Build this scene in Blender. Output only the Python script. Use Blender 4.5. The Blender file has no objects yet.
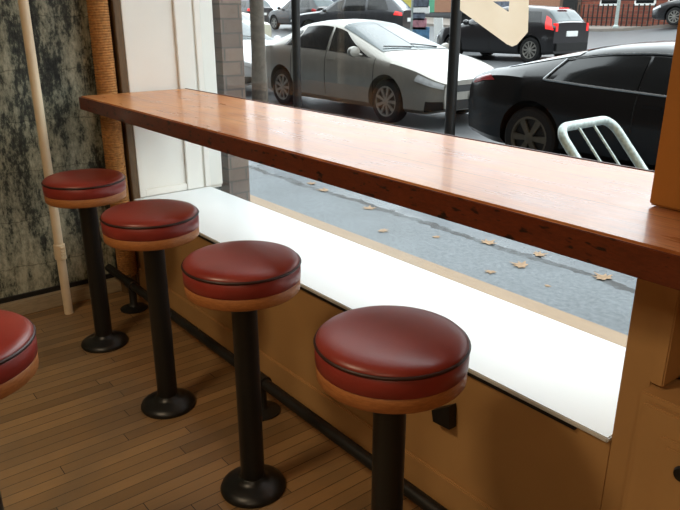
import bpy, math, random
import numpy as np
from math import sin, cos, pi, radians
from mathutils import Vector, Matrix
random.seed(7)
col = bpy.context.scene.collection

# ------------------------------------------------------------------ materials
def lin(c):
    c = c / 255.0
    return c / 12.92 if c <= 0.04045 else ((c + 0.055) / 1.055) ** 2.4
def rgb(r, g, b): return (lin(r), lin(g), lin(b), 1.0)
class NT:
    def __init__(s, name):
        s.m = bpy.data.materials.new(name); s.m.use_nodes = True
        s.t = s.m.node_tree; s.t.nodes.clear()
        s.out = s.n('ShaderNodeOutputMaterial')
    def n(s, typ, **kw):
        nd = s.t.nodes.new(typ)
        for k, v in kw.items(): setattr(nd, k, v)
        return nd
    def l(s, a, b): s.t.links.new(a, b)
    def inp(s, nd, **kw):
        for k, v in kw.items(): nd.inputs[k.replace('_', ' ')].default_value = v
    def coord(s, scale=(1, 1, 1), rot=(0, 0, 0)):
        c = s.n('ShaderNodeTexCoord'); mp = s.n('ShaderNodeMapping')
        mp.inputs['Scale'].default_value = scale; mp.inputs['Rotation'].default_value = rot
        s.l(c.outputs['Object'], mp.inputs['Vector']); return mp.outputs['Vector']
    def noise(s, vec, scale, detail=4, rough=0.55):
        t = s.n('ShaderNodeTexNoise'); t.inputs['Scale'].default_value = scale
        t.inputs['Detail'].default_value = detail; t.inputs['Roughness'].default_value = rough
        s.l(vec, t.inputs['Vector']); return t.outputs['Fac']
    def ramp(s, fac, stops, interp='LINEAR'):
        r = s.n('ShaderNodeValToRGB'); e = r.color_ramp.elements; r.color_ramp.interpolation = interp
        while len(e) < len(stops): e.new(0.5)
        for k, (p, c) in enumerate(stops): e[k].position = p; e[k].color = c
        s.l(fac, r.inputs['Fac']); return r.outputs['Color']
    def mix(s, fac, a, b, mode='MIX'):
        m = s.n('ShaderNodeMix', data_type='RGBA', blend_type=mode)
        for sock, v in ((m.inputs[0], fac), (m.inputs[6], a), (m.inputs[7], b)):
            if isinstance(v, (int, float, tuple)): sock.default_value = v
            else: s.l(v, sock)
        return m.outputs[2]
    def math(s, op, a, b=0.0):
        m = s.n('ShaderNodeMath', operation=op)
        for sock, v in ((m.inputs[0], a), (m.inputs[1], b)):
            if isinstance(v, (int, float)): sock.default_value = v
            else: s.l(v, sock)
        return m.outputs[0]
    def bsdf(s, color, rough=0.5, metal=0.0, bump=None, bstr=0.2, bdist=0.01, coat=0.0, spec=0.5):
        p = s.n('ShaderNodeBsdfPrincipled')
        for k, v in (('Base Color', color), ('Roughness', rough), ('Metallic', metal)):
            if isinstance(v, (int, float, tuple)): p.inputs[k].default_value = v
            else: s.l(v, p.inputs[k])
        p.inputs['Coat Weight'].default_value = coat; p.inputs['Coat Roughness'].default_value = 0.08
        p.inputs['Specular IOR Level'].default_value = spec
        if bump is not None:
            b = s.n('ShaderNodeBump'); b.inputs['Strength'].default_value = bstr; b.inputs['Distance'].default_value = bdist
            s.l(bump, b.inputs['Height']); s.l(b.outputs['Normal'], p.inputs['Normal'])
        s.l(p.outputs[0], s.out.inputs['Surface']); return p
def shade(c, k): return (c[0] * k, c[1] * k, c[2] * k, 1.0)
def mat(name, c, rough=0.5, metal=0.0, var=0.12, scale=14.0, bstr=0.0, coat=0.0, spec=0.5):
    s = NT(name); v = s.coord()
    f = s.noise(v, scale)
    colr = s.ramp(f, [(0.3, shade(c, 1 - var)), (0.7, shade(c, 1 + var))])
    s.bsdf(colr, rough, metal, f if bstr else None, bstr, 0.004, coat, spec)
    return s.m
def wood(name, c1, c2, stretch, rough, coat=0.0, streak=None):
    s = NT(name); v = s.coord(stretch)
    a = s.noise(v, 6, 6, 0.6); b = s.noise(v, 28, 3, 0.6)
    base = s.ramp(a, [(0.3, c1), (0.7, c2)])
    base = s.mix(0.35, base, s.ramp(b, [(0.35, shade(c1, 0.75)), (0.65, shade(c2, 1.1))]))
    if streak:
        d = s.noise(s.coord((stretch[0] * 2.2, stretch[1], stretch[2] * 1.5)), 5, 2, 0.5)
        base = s.mix(s.ramp(d, [(0.60, (0, 0, 0, 1)), (0.66, (1, 1, 1, 1))]), base, streak)
    s.bsdf(base, rough, 0, b, 0.06, 0.003, coat)
    return s.m

def make_floor():
    s = NT('plank_floor')
    co = s.n('ShaderNodeTexCoord'); sep = s.n('ShaderNodeSeparateXYZ'); s.l(co.outputs['Object'], sep.inputs[0])
    row = s.math('FLOOR', s.math('DIVIDE', sep.outputs['X'], 0.05))
    wn = s.n('ShaderNodeTexWhiteNoise', noise_dimensions='1D'); s.l(row, wn.inputs['W'])
    cbv = s.n('ShaderNodeCombineXYZ'); s.l(s.math('ADD', sep.outputs['Y'], s.math('MULTIPLY', wn.outputs['Value'], 7.3)), cbv.inputs['X']); s.l(sep.outputs['X'], cbv.inputs['Y'])
    v = cbv.outputs[0]
    br = s.n('ShaderNodeTexBrick'); s.l(v, br.inputs['Vector'])
    br.offset = 0.0
    s.inp(br, Scale=1.0, Mortar_Size=0.0014, Mortar_Smooth=0.2, Bias=0.0, Brick_Width=1.15, Row_Height=0.050)
    br.inputs['Color1'].default_value = rgb(166, 134, 92); br.inputs['Color2'].default_value = rgb(130, 104, 70)
    br.inputs['Mortar'].default_value = rgb(46, 32, 20)
    g = s.noise(s.coord((14, 1.2, 1)), 9, 5, 0.65)
    w = s.noise(s.coord((1, 1, 1)), 2.2, 4, 0.6)
    c = s.mix(0.55, br.outputs['Color'], s.ramp(g, [(0.3, rgb(150, 120, 84)), (0.7, rgb(222, 190, 140))]), 'MULTIPLY')
    c = s.mix(0.5, br.outputs['Color'], c)
    c = s.mix(s.ramp(w, [(0.45, (0, 0, 0, 1)), (0.75, (0.55, 0.55, 0.55, 1))]), c, rgb(96, 88, 74))
    s.bsdf(c, s.ramp(g, [(0, (0.36, 0.36, 0.36, 1)), (1, (0.55, 0.55, 0.55, 1))]), 0, br.outputs['Fac'], -0.25, 0.003)
    return s.m
def make_oldwall():
    s = NT('weathered_block_wall')
    vertical = s.noise(s.coord((1, 3.2, 0.75)), 2.4, 5, 0.62)
    fine = s.noise(s.coord((1, 1.5, 0.8)), 26, 6, 0.75)
    m = s.math('ADD', s.math('MULTIPLY', vertical, 0.62), s.math('MULTIPLY', fine, 0.42))
    spk = s.noise(s.coord((1, 1.3, 0.6)), 60, 4, 0.7)
    m = s.math('ADD', m, s.math('MULTIPLY', s.math('SUBTRACT', spk, 0.5), 0.16))
    c = s.ramp(m, [(0.43, rgb(20, 22, 19)), (0.50, rgb(60, 64, 55)), (0.54, rgb(122, 124, 106)), (0.64, rgb(178, 176, 154))])
    br = s.n('ShaderNodeTexBrick'); s.l(s.coord((1, 1, 1), (0, radians(90), radians(90))), br.inputs['Vector'])
    sep = s.n('ShaderNodeSeparateXYZ'); co = s.n('ShaderNodeTexCoord'); s.l(co.outputs['Object'], sep.inputs[0])
    cb = s.n('ShaderNodeCombineXYZ')
    wv = s.math('MULTIPLY', s.math('SUBTRACT', s.noise(s.coord(), 9, 4, 0.7), 0.5), 0.05)
    s.l(s.math('ADD', sep.outputs['Y'], wv), cb.inputs['X']); s.l(s.math('ADD', sep.outputs['Z'], wv), cb.inputs['Y'])
    s.l(cb.outputs[0], br.inputs['Vector'])
    s.inp(br, Scale=1.0, Mortar_Size=0.004, Mortar_Smooth=1.0, Brick_Width=0.47, Row_Height=0.24)
    br.inputs['Color1'].default_value = (1, 1, 1, 1); br.inputs['Color2'].default_value = (0.75, 0.75, 0.75, 1)
    br.inputs['Mortar'].default_value = (0.3, 0.3, 0.28, 1)
    c = s.mix(0.8, c, br.outputs['Color'], 'MULTIPLY')
    s.bsdf(c, 0.75, 0, m, 0.5, 0.02)
    return s.m
def make_sidewalk():
    s = NT('damp_concrete')
    co = s.n('ShaderNodeTexCoord'); sep = s.n('ShaderNodeSeparateXYZ'); s.l(co.outputs['Object'], sep.inputs[0])
    v = s.coord()
    big = s.noise(v, 1.6, 5, 0.6); fine = s.noise(v, 30, 6, 0.85)
    c = s.ramp(fine, [(0.3, rgb(48, 53, 57)), (0.7, rgb(128, 136, 140))])
    c = s.mix(0.3, c, s.ramp(big, [(0.35, rgb(84, 92, 98)), (0.7, rgb(122, 132, 138))]))
    wob = s.math('ADD', sep.outputs['Y'], s.math('MULTIPLY', s.math('SUBTRACT', s.noise(s.coord((1, 1, 1)), 3.0, 5, 0.7), 0.5), 0.22))
    seam = s.math('COMPARE', wob, 3.47); seam.node.inputs[2].default_value = 0.036
    wet = s.math('GREATER_THAN', wob, 3.50)
    c = s.mix(s.math('MULTIPLY', wet, 0.55), c, rgb(74, 82, 88))
    c = s.mix(s.math('MULTIPLY', seam, s.ramp(s.noise(v, 5, 4, 0.7), [(0.36, (0.35,) * 3 + (1,)), (0.55, (1,) * 3 + (1,))])), c, rgb(34, 34, 34))
    r = s.mix(wet, (0.6, 0.6, 0.6, 1), s.ramp(big, [(0.4, (0.25,) * 3 + (1,)), (0.6, (0.55,) * 3 + (1,))]))
    s.bsdf(c, r, 0, fine, 0.15, 0.004)
    return s.m
def make_brick(name, c1, c2, mortar, bw, rh, axis='X', ms=0.006):
    s = NT(name)
    co = s.n('ShaderNodeTexCoord'); sep = s.n('ShaderNodeSeparateXYZ'); s.l(co.outputs['Object'], sep.inputs[0])
    cb = s.n('ShaderNodeCombineXYZ'); s.l(sep.outputs['Z'], cb.inputs['Y'])
    s.l(s.math('ADD', sep.outputs['X'], sep.outputs['Y']), cb.inputs['X'])
    br = s.n('ShaderNodeTexBrick'); s.l(cb.outputs[0], br.inputs['Vector'])
    s.inp(br, Scale=1.0, Mortar_Size=ms, Mortar_Smooth=0.3, Brick_Width=bw, Row_Height=rh)
    br.inputs['Color1'].default_value = c1; br.inputs['Color2'].default_value = c2; br.inputs['Mortar'].default_value = mortar
    n = s.noise(s.coord(), 9, 4, 0.6)
    c = s.mix(0.35, br.outputs['Color'], s.ramp(n, [(0.3, (0.4, 0.4, 0.4, 1)), (0.7, (1, 1, 1, 1))]), 'MULTIPLY')
    s.bsdf(c, 0.85, 0, br.outputs['Fac'], -0.3, 0.006)
    return s.m
def make_glass():
    s = NT('window_glass')
    tr = s.n('ShaderNodeBsdfTransparent'); tr.inputs[0].default_value = (0.95, 0.97, 0.97, 1)
    gl = s.n('ShaderNodeBsdfGlossy'); gl.inputs['Roughness'].default_value = 0.02
    fr = s.n('ShaderNodeFresnel'); fr.inputs[0].default_value = 1.35
    nz = s.noise(s.coord(), 3, 2)
    mx = s.n('ShaderNodeMixShader')
    s.l(s.math('MULTIPLY', fr.outputs[0], s.math('ADD', s.math('MULTIPLY', nz, 0.02), 0.08)), mx.inputs[0])
    s.l(tr.outputs[0], mx.inputs[1]); s.l(gl.outputs[0], mx.inputs[2]); s.l(mx.outputs[0], s.out.inputs['Surface'])
    return s.m
def make_vinyl():
    s = NT('red_vinyl'); v = s.coord()
    a = s.noise(v, 7, 3); b = s.noise(v, 160, 2)
    c = s.ramp(a, [(0.3, rgb(124, 42, 33)), (0.7, rgb(146, 55, 42))])
    s.bsdf(c, s.ramp(a, [(0.3, (0.3,) * 3 + (1,)), (0.7, (0.4,) * 3 + (1,))]), 0, b, 0.06, 0.002)
    return s.m

M = {}
M['floor'] = make_floor(); M['oldwall'] = make_oldwall(); M['sidewalk'] = make_sidewalk(); M['glass'] = make_glass(); M['vinyl'] = make_vinyl()
M['vinyl_side'] = mat('red_vinyl_side', rgb(140, 48, 40), 0.42, var=0.15)
M['piping'] = mat('dark_piping', rgb(52, 26, 22), 0.45)
M['tan_band'] = wood('tan_band', rgb(158, 96, 48), rgb(186, 122, 68), (2, 2, 8), 0.5)
M['black'] = mat('black_enamel', rgb(18, 20, 20), 0.38, var=0.2)
M['blackmetal'] = mat('black_iron', rgb(20, 20, 19), 0.5, var=0.25)
def make_counter():
    s = NT('varnished_counter')
    a = s.noise(s.coord((0.9, 5, 3)), 3.2, 5, 0.6); b = s.noise(s.coord((2, 40, 10)), 5, 4, 0.65); p = s.noise(s.coord((1, 1, 1)), 2.3, 3, 0.6)
    c = s.ramp(a, [(0.3, rgb(162, 92, 46)), (0.5, rgb(198, 122, 66)), (0.7, rgb(222, 160, 104))])
    c = s.mix(0.4, c, s.ramp(b, [(0.35, rgb(120, 64, 32)), (0.65, rgb(212, 150, 98))]))
    c = s.mix(s.ramp(p, [(0.5, (0, 0, 0, 1)), (0.7, (.5, .5, .5, 1))]), c, rgb(220, 158, 100))
    d = s.noise(s.coord((3, 16, 3)), 4, 3, 0.5)
    c = s.mix(s.ramp(d, [(0.70, (0, 0, 0, 1)), (0.76, (.8, .8, .8, 1))]), c, rgb(96, 46, 22))
    co = s.n('ShaderNodeTexCoord'); sep = s.n('ShaderNodeSeparateXYZ'); s.l(co.outputs['Object'], sep.inputs[0])
    for yy in (0.19, 0.375):        # glued board joints
        j = s.math('COMPARE', sep.outputs['Y'], yy); j.node.inputs[2].default_value = 0.0022
        c = s.mix(s.math('MULTIPLY', j, 0.6), c, rgb(92, 44, 22))
    s.bsdf(c, s.ramp(a, [(0.3, (0.24,) * 3 + (1,)), (0.7, (0.38,) * 3 + (1,))]), 0, b, 0.05, 0.002, 0.2, 0.4)
    return s.m
M['counter'] = make_counter()
M['counter_edge'] = wood('counter_edge', rgb(84, 34, 16), rgb(112, 50, 24), (2, 9, 9), 0.35, 0.2, rgb(28, 12, 8))
M['red_strip'] = mat('red_strip', rgb(70, 24, 18), 0.5)
M['white'] = mat('white_paint', rgb(232, 230, 222), 0.45, var=0.03, scale=3)
M['sill'] = mat('white_sill', rgb(218, 223, 223), 0.4, var=0.015, scale=3)
M['cream'] = mat('tan_paint', rgb(188, 146, 94), 0.5, var=0.07, scale=2.5)
M['orange'] = mat('ochre_paint', rgb(172, 112, 44), 0.5, var=0.06, scale=2.5)
M['brownwood'] = wood('brown_casing', rgb(78, 60, 36), rgb(112, 86, 52), (9, 9, 1), 0.6)
M['greywood'] = wood('grey_baseboard', rgb(138, 122, 96), rgb(168, 150, 120), (9, 1, 9), 0.6)
M['stripwood'] = wood('pine_strip', rgb(132, 104, 68), rgb(150, 122, 84), (1, 8, 8), 0.5)
M['plaster'] = mat('plaster', rgb(190, 172, 140), 0.8, var=0.05, scale=2)
M['pipe'] = mat('cream_pipe', rgb(222, 204, 174), 0.4, var=0.08, scale=9)
M['rope'] = mat('jute_rope', rgb(166, 116, 62), 0.85, var=0.35, scale=70, bstr=0.4)
M['nosing'] = mat('aluminium', rgb(225, 228, 228), 0.35, 0.3, var=0.03)
M['pier'] = make_brick('pier_brick', rgb(134, 116, 104), rgb(108, 94, 86), rgb(90, 84, 80), 0.2, 0.075)
M['facade'] = make_brick('facade_brick', rgb(74, 62, 54), rgb(62, 50, 44), rgb(60, 56, 52), 0.2, 0.075)
M['redbrick'] = make_brick('red_brick', rgb(140, 74, 54), rgb(112, 56, 42), rgb(110, 96, 86), 0.5, 0.16, ms=0.012)
M['asphalt'] = mat('wet_asphalt', rgb(84, 86, 88), 0.45, var=0.15, scale=6)
M['paving'] = mat('far_paving', rgb(128, 120, 112), 0.7, var=0.12, scale=3)
M['kerb'] = mat('kerb_stone', rgb(92, 92, 90), 0.7)
M['galv'] = mat('galvanised', rgb(168, 180, 176), 0.4, 0.35, var=0.3, scale=40)
M['bark'] = mat('bark', rgb(92, 84, 74), 0.9, var=0.35, scale=18, bstr=0.6)
M['leaf'] = mat('dry_leaf', rgb(158, 130, 100), 0.8, var=0.25, scale=30)
def make_board():
    s = NT('cream_board'); n = s.noise(s.coord(), 8)
    c = s.ramp(n, [(0.3, rgb(232, 216, 190)), (0.7, rgb(238, 224, 200))])
    d = s.n('ShaderNodeBsdfDiffuse'); tl = s.n('ShaderNodeBsdfTranslucent'); mx = s.n('ShaderNodeMixShader'); mx.inputs[0].default_value = 0.55
    s.l(c, d.inputs[0]); s.l(c, tl.inputs[0]); s.l(d.outputs[0], mx.inputs[1]); s.l(tl.outputs[0], mx.inputs[2]); s.l(mx.outputs[0], s.out.inputs['Surface'])
    return s.m
M['sign'] = make_board()
M['carblack'] = mat('car_black', rgb(9, 9, 10), 0.22, 0.0, var=0.1, coat=0.25, spec=0.35)
M['carsilver'] = mat('car_silver', rgb(150, 147, 139), 0.34, 0.55, var=0.03, coat=0.6)
M['cargrey'] = mat('car_grey', rgb(54, 56, 60), 0.3, 0.3, var=0.03, coat=0.6)
M['cardark'] = mat('car_dark', rgb(28, 28, 31), 0.28, 0.2, var=0.05, coat=0.6)
M['carwhite'] = mat('car_white', rgb(226, 228, 230), 0.3, 0.0, var=0.02, coat=0.6)
M['carpale'] = mat('car_pale', rgb(196, 192, 170), 0.3, 0.0, var=0.02, coat=0.6)
M['carglass'] = mat('car_glass', rgb(20, 24, 26), 0.06, 0.0, var=0.1, coat=0.8)
M['sidewindow'] = mat('car_side_glass', rgb(14, 17, 18), 0.12, 0.0, var=0.3, scale=4)
M['windshield'] = mat('windshield_glass', rgb(62, 76, 79), 0.12, 0.0, var=0.08, coat=0.0, spec=0.35)
M['rubber'] = mat('rubber', rgb(20, 20, 20), 0.8)
M['alloydark'] = mat('alloy_dark', rgb(96, 90, 78), 0.4, 0.4)
M['alloy'] = mat('alloy', rgb(150, 148, 142), 0.35, 0.5)
M['chrome'] = mat('chrome', rgb(200, 204, 206), 0.2, 0.8)
M['lampglass'] = mat('lamp_glass', rgb(206, 210, 212), 0.2, 0.1, coat=0.8)
M['plate'] = mat('number_plate', rgb(224, 226, 224), 0.5, var=0.03)
def make_lamp(name, c, e):
    s = NT(name); p = s.bsdf(c, 0.3)
    n = s.noise(s.coord(), 20); s.l(s.ramp(n, [(0.3, shade(c, 0.7)), (0.7, c)]), p.inputs['Emission Color'])
    p.inputs['Emission Strength'].default_value = e
    return s.m
M['tail_on'] = make_lamp('tail_lamp_lit', rgb(214, 46, 44), 1.1)
M['tail_off'] = mat('tail_lamp', rgb(150, 30, 34), 0.2, coat=0.8)
M['darkwood'] = wood('dark_boards', rgb(70, 52, 42), rgb(98, 74, 60), (5, 5, 1), 0.7)
M['green'] = mat('green_board', rgb(70, 140, 110), 0.6); M['yellow'] = mat('yellow_board', rgb(170, 160, 70), 0.6)
M['pink'] = mat('pink_poster', rgb(160, 112, 122), 0.6, var=0.5, scale=6); M['blue'] = mat('blue_poster', rgb(70, 110, 142), 0.6, var=0.5, scale=6)
M['slate'] = mat('slate_poster', rgb(84, 92, 106), 0.6, var=0.6, scale=5); M['tan'] = mat('tan_board', rgb(140, 100, 76), 0.6)

# ------------------------------------------------------------------ mesh building
class MB:
    def __init__(s): s.v = []; s.f = []
    def add(s, vs, fs):
        o = len(s.v); s.v += [tuple(p) for p in vs]; s.f += [tuple(i + o for i in f) for f in fs]; return s
    def box(s, x0, x1, y0, y1, z0, z1, b=0.0):
        if b <= 0:
            vs = [(x, y, z) for x in (x0, x1) for y in (y0, y1) for z in (z0, z1)]
            return s.add(vs, [(0, 1, 3, 2), (4, 6, 7, 5), (0, 4, 5, 1), (2, 3, 7, 6), (0, 2, 6, 4), (1, 5, 7, 3)])
        import bmesh
        bm = bmesh.new(); bmesh.ops.create_cube(bm, size=1)
        for v in bm.verts: v.co = Vector(((x0 + x1) / 2 + v.co.x * (x1 - x0), (y0 + y1) / 2 + v.co.y * (y1 - y0), (z0 + z1) / 2 + v.co.z * (z1 - z0)))
        bmesh.ops.bevel(bm, geom=bm.edges[:], offset=b, segments=2, affect='EDGES')
        bm.verts.index_update(); s.add([v.co[:] for v in bm.verts], [[v.index for v in f.verts] for f in bm.faces]); bm.free(); return s
    def lathe(s, prof, n=32, c=(0, 0, 0), axis='Z', closed=True):
        vs = []; fs = []
        for r, z in prof:
            for k in range(n):
                a = 2 * pi * k / n; p = (r * cos(a), r * sin(a), z)
                if axis == 'Y': p = (p[0], p[2], p[1])
                if axis == 'X': p = (p[2], p[0], p[1])
                vs.append((p[0] + c[0], p[1] + c[1], p[2] + c[2]))
        m = len(prof)
        for i in range(m - 1):
            for k in range(n): fs.append((i * n + k, i * n + (k + 1) % n, (i + 1) * n + (k + 1) % n, (i + 1) * n + k))
        if closed:
            fs.append(tuple(range(n))[::-1]); fs.append(tuple((m - 1) * n + k for k in range(n)))
        return s.add(vs, fs)
    def tube(s, pts, r, n=10, caps=True):
        pts = [Vector(p) for p in pts]; vs = []; fs = []
        up = None
        for i, p in enumerate(pts):
            t = (pts[min(i + 1, len(pts) - 1)] - pts[max(i - 1, 0)]).normalized()
            if up is None: up = Vector((0, 0, 1)) if abs(t.z) < 0.9 else Vector((1, 0, 0))
            a = t.cross(up).normalized(); b = a.cross(t).normalized(); up = b
            rr = r[i] if isinstance(r, (list, tuple)) else r
            for k in range(n):
                q = 2 * pi * k / n; vs.append(p + a * rr * cos(q) + b * rr * sin(q))
        for i in range(len(pts) - 1):
            for k in range(n): fs.append((i * n + k, i * n + (k + 1) % n, (i + 1) * n + (k + 1) % n, (i + 1) * n + k))
        if caps: fs.append(tuple(range(n))[::-1]); fs.append(tuple((len(pts) - 1) * n + k for k in range(n)))
        return s.add(vs, fs)
    def prism(s, poly, fn, d):      # polygon extruded: fn(a, b, depth) -> xyz
        n = len(poly); vs = [fn(a, b, 0) for a, b in poly] + [fn(a, b, d) for a, b in poly]
        return s.add(vs, [tuple(range(n)), tuple(range(2 * n - 1, n - 1, -1))] + [(i, i + n, (i + 1) % n + n, (i + 1) % n) for i in range(n)])
    def build(s, name, m, parent=None, smooth=35, loc=None):
        me = bpy.data.meshes.new(name); me.from_pydata(s.v, [], s.f); me.validate()
        import bmesh
        bm = bmesh.new(); bm.from_mesh(me); bmesh.ops.recalc_face_normals(bm, faces=bm.faces[:]); bm.to_mesh(me); bm.free()
        me.materials.append(m)
        if smooth: me.shade_smooth(); me.set_sharp_from_angle(angle=radians(smooth))
        o = bpy.data.objects.new(name, me); col.objects.link(o)
        if parent: o.parent = parent
        if loc: o.location = loc
        return o
def thing(name, label, cat, loc=(0, 0, 0), rz=0, group=None):
    o = bpy.data.objects.new(name, None); col.objects.link(o); o.empty_display_size = 0.1
    o.location = loc; o.rotation_euler = (0, 0, rz); return tag(o, label, cat, group)
def tag(o, label, cat, group=None):
    o['label'] = label; o['category'] = cat
    if group: o['group'] = group
    return o
def struct(o): o['kind'] = 'structure'; return o
def dup(root, loc, rz, label, group=None):
    r = root.copy(); col.objects.link(r); r.location = loc; r.rotation_euler = (0, 0, rz); r['label'] = label
    if group: r['group'] = group
    for ch in list(root.children):
        c = ch.copy(); col.objects.link(c); c.parent = r
        for g in list(ch.children):
            d = g.copy(); col.objects.link(d); d.parent = c
    return r

# ------------------------------------------------------------------ camera (metres; floor z = 0, counter runs along x, street towards +y)
FPX, PITCH, YAW, EYE = 677.0, radians(19.6), radians(51.4), 1.45
cam = bpy.data.cameras.new('camera'); co = bpy.data.objects.new('camera', cam); col.objects.link(co)
co.location = (0, 0, EYE); co.rotation_euler = (pi / 2 - PITCH, 0, YAW)
cam.sensor_width = 36; cam.lens = FPX / 680 * 36; cam.clip_start = 0.02; cam.clip_end = 300
bpy.context.scene.camera = co

# ------------------------------------------------------------------ room shell
XL, XJ, XR = -3.52, -3.42, -0.657       # left wall, left window jamb, right window jamb
YW, YG = 1.335, 1.80                    # kick wall face, glass
struct(MB().box(XL - 0.15, 2.6, -3.6, 1.90, -0.12, 0).build('floor', M['floor']))
struct(MB().box(XL - 0.15, XL, -3.6, 1.9, 0, 2.9).build('wall_left', M['oldwall']))
struct(MB().box(XL - 0.15, 2.75, -3.75, -3.6, 0, 2.9).build('wall_back', M['plaster']))
struct(MB().box(2.6, 2.75, -3.6, 1.9, 0, 2.9).build('wall_right', M['plaster']))
struct(MB().box(XL - 0.15, 2.75, -3.75, 1.9, 2.9, 3.0).build('ceiling', M['plaster']))
wf = MB().box(XL, XR, YW, 1.783, 0, 0.5055)
struct(wf.build('wall_front', M['cream']))
struct(MB().box(XL, XR, 1.36, 1.86, 2.45, 2.9).build('wall_front_header', M['plaster']))
rj = MB().box(-0.30, 2.6, 1.42, 1.86, 0, 2.9)
struct(rj.build('wall_front_right', M['orange']))
struct(MB().box(XR - 0.004, -0.30, 1.345, 1.86, 1.078, 2.9, 0.004).build('trim_1', M['orange']))
t2 = MB().box(XR, -0.588, YW, 1.86, 0, 1.012, 0.003).box(-0.588, -0.558, YW - 0.012, 1.86, 0.70, 1.012, 0.003).box(-0.558, -0.30, 1.40, 1.86, 0.0, 1.012)
struct(t2.build('trim_2', M['cream']))
# left jamb of the window: painted panels
jb = MB().box(XL, XJ - 0.012, 1.36, 1.86, 0.506, 2.45)
jb.box(XJ - 0.012, XJ, 1.362, 1.395, 0.522, 2.45, 0.002).box(XJ - 0.012, XJ + 0.004, 1.638, 1.735, 0.522, 2.45, 0.004)
jb.box(XJ - 0.012, XJ + 0.0, 1.752, 1.862, 0.522, 2.45, 0.003).box(XJ - 0.012, XJ, 1.395, 1.638, 0.522, 0.56, 0.002)
struct(jb.build('trim_3', M['white']))
struct(MB().box(XL, XJ, 1.322, 1.36, 0.49, 2.9, 0.003).build('trim_4', M['brownwood']))
struct(MB().box(XL, XL + 0.055, -3.6, YW - 0.002, 0, 0.075, 0.006).build('baseboard_left', M['greywood']))
struct(MB().box(XL, XL + 0.012, -3.6, YW - 0.002, 0.0755, 0.10).build('baseboard_shadow', M['blackmetal']))  # black strip standing in for the shadow line above the baseboard
struct(MB().box(XL + 0.055, XR, YW - 0.014, YW, 0, 0.115, 0.004).build('baseboard_front', M['cream']))
# sill + shadow strip under its lip + outer wooden strip + glass
sill = struct(MB().box(XJ - 0.001, XR - 0.001, 1.322, 1.782, 0.506, 0.52, 0.003).build('trim_5', M['sill']))
struct(MB().box(XJ, -0.745, 1.324, 1.334, 0.496, 0.5055).build('sill_shadow', M['blackmetal']))  # dark strip modelled in place of the shadow beneath the sill edge
struct(MB().box(-3.9, 0.4, 2.043, 2.165, 0.0, 0.37, 0.004).build('trim_7', M['stripwood']))
win = struct(MB().box(XJ + 0.001, XR - 0.001, YG - 0.015, YG - 0.009, 0.30, 2.45).build('window_1', M['glass'], smooth=0))

# ------------------------------------------------------------------ counter
ZC = 1.075
ct = thing('window_counter', 'long varnished orange wood counter with dark cracked front edge along the window', 'counter', (-1.85, 1.10, ZC - 0.064))
slab = MB().box(-3.41 + 1.85, -0.18 + 1.85, 0.004, 0.563, 0.004, 0.064, 0.005).build('worktop', M['counter'], ct)
MB().box(-3.412 + 1.85, -0.18 + 1.85, 0.0, 0.004, 0.001, 0.060, 0.0015).build('front_edge', M['counter_edge'], ct)['label'] = 'dark red-brown front edge with black cracks'
MB().box(-3.41 + 1.85, XR - 0.001 + 1.85, 0.563, 0.569, 0.02, 0.066).build('back_strip', M['red_strip'], ct)['label'] = 'thin dark red strip along the glass side'

# ------------------------------------------------------------------ stools
SY, SR = 0.917, 0.168
def make_stool(loc, label):
    t = thing('bar_stool', label, 'stool', loc, 0, 'red vinyl bar stools fixed to the floor')
    zt = 0.805
    cap = [(0.002, zt), (SR * .3, zt - 0.0005), (SR * .55, zt - 0.002), (SR * .75, zt - 0.0045), (SR * .87, zt - 0.008), (SR * .94, zt - 0.012), (SR * .98, zt - 0.018), (SR * .995, zt - 0.023), (SR - 0.002, zt - 0.029)]
    MB().lathe(cap, 56).build('cushion', M['vinyl'], t, 60)
    MB().lathe([(SR - 0.004, zt - 0.030), (SR + 0.001, zt - 0.029), (SR + 0.003, zt - 0.026), (SR + 0.001, zt - 0.022), (SR - 0.004, zt - 0.021)], 56, closed=False).build('piping', M['piping'], t, 80)['label'] = 'dark welt around the cushion edge'
    MB().lathe([(SR - 0.004, zt - 0.028), (SR, zt - 0.032), (SR + 0.001, zt - 0.05), (SR, zt - 0.071), (SR - 0.002, zt - 0.073)], 56).build('cushion_side', M['vinyl_side'], t, 60)
    MB().lathe([(SR - 0.004, zt - 0.072), (SR - 0.001, zt - 0.075), (SR - 0.002, zt - 0.104), (SR - 0.007, zt - 0.109), (0.05, zt - 0.109)], 56).build('seat_base', M['tan_band'], t, 60)['label'] = 'tan wooden band under the red cushion'
    MB().lathe([(0.085, zt - 0.109), (0.085, zt - 0.116), (0.042, zt - 0.122), (0.038, zt - 0.135), (0.038, 0.03)], 28).build('post', M['black'], t, 60)
    MB().lathe([(0.104, 0.0), (0.106, 0.006), (0.102, 0.016), (0.085, 0.026), (0.060, 0.034), (0.044, 0.038), (0.040, 0.048), (0.038, 0.05)], 40).build('floor_flange', M['black'], t, 60)
    return t
s0 = make_stool((-2.909, SY, 0), 'red bar stool farthest down the row, standing by the weathered wall and white pipe')
dup(s0, (-2.230, SY, 0), 0.9, 'red bar stool second from the weathered wall, under the left half of the counter')
dup(s0, (-1.600, SY, 0), 2.1, 'red bar stool third from the weathered wall, whole down to its round floor plate')
dup(s0, (-0.968, SY, 0), 3.0, 'largest red bar stool, its floor plate out of view, in front of the tan panel')
dup(s0, (-1.546, 0.160, 0), 4.0, 'red bar stool behind the row, only the edge of its seat in view')

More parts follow.
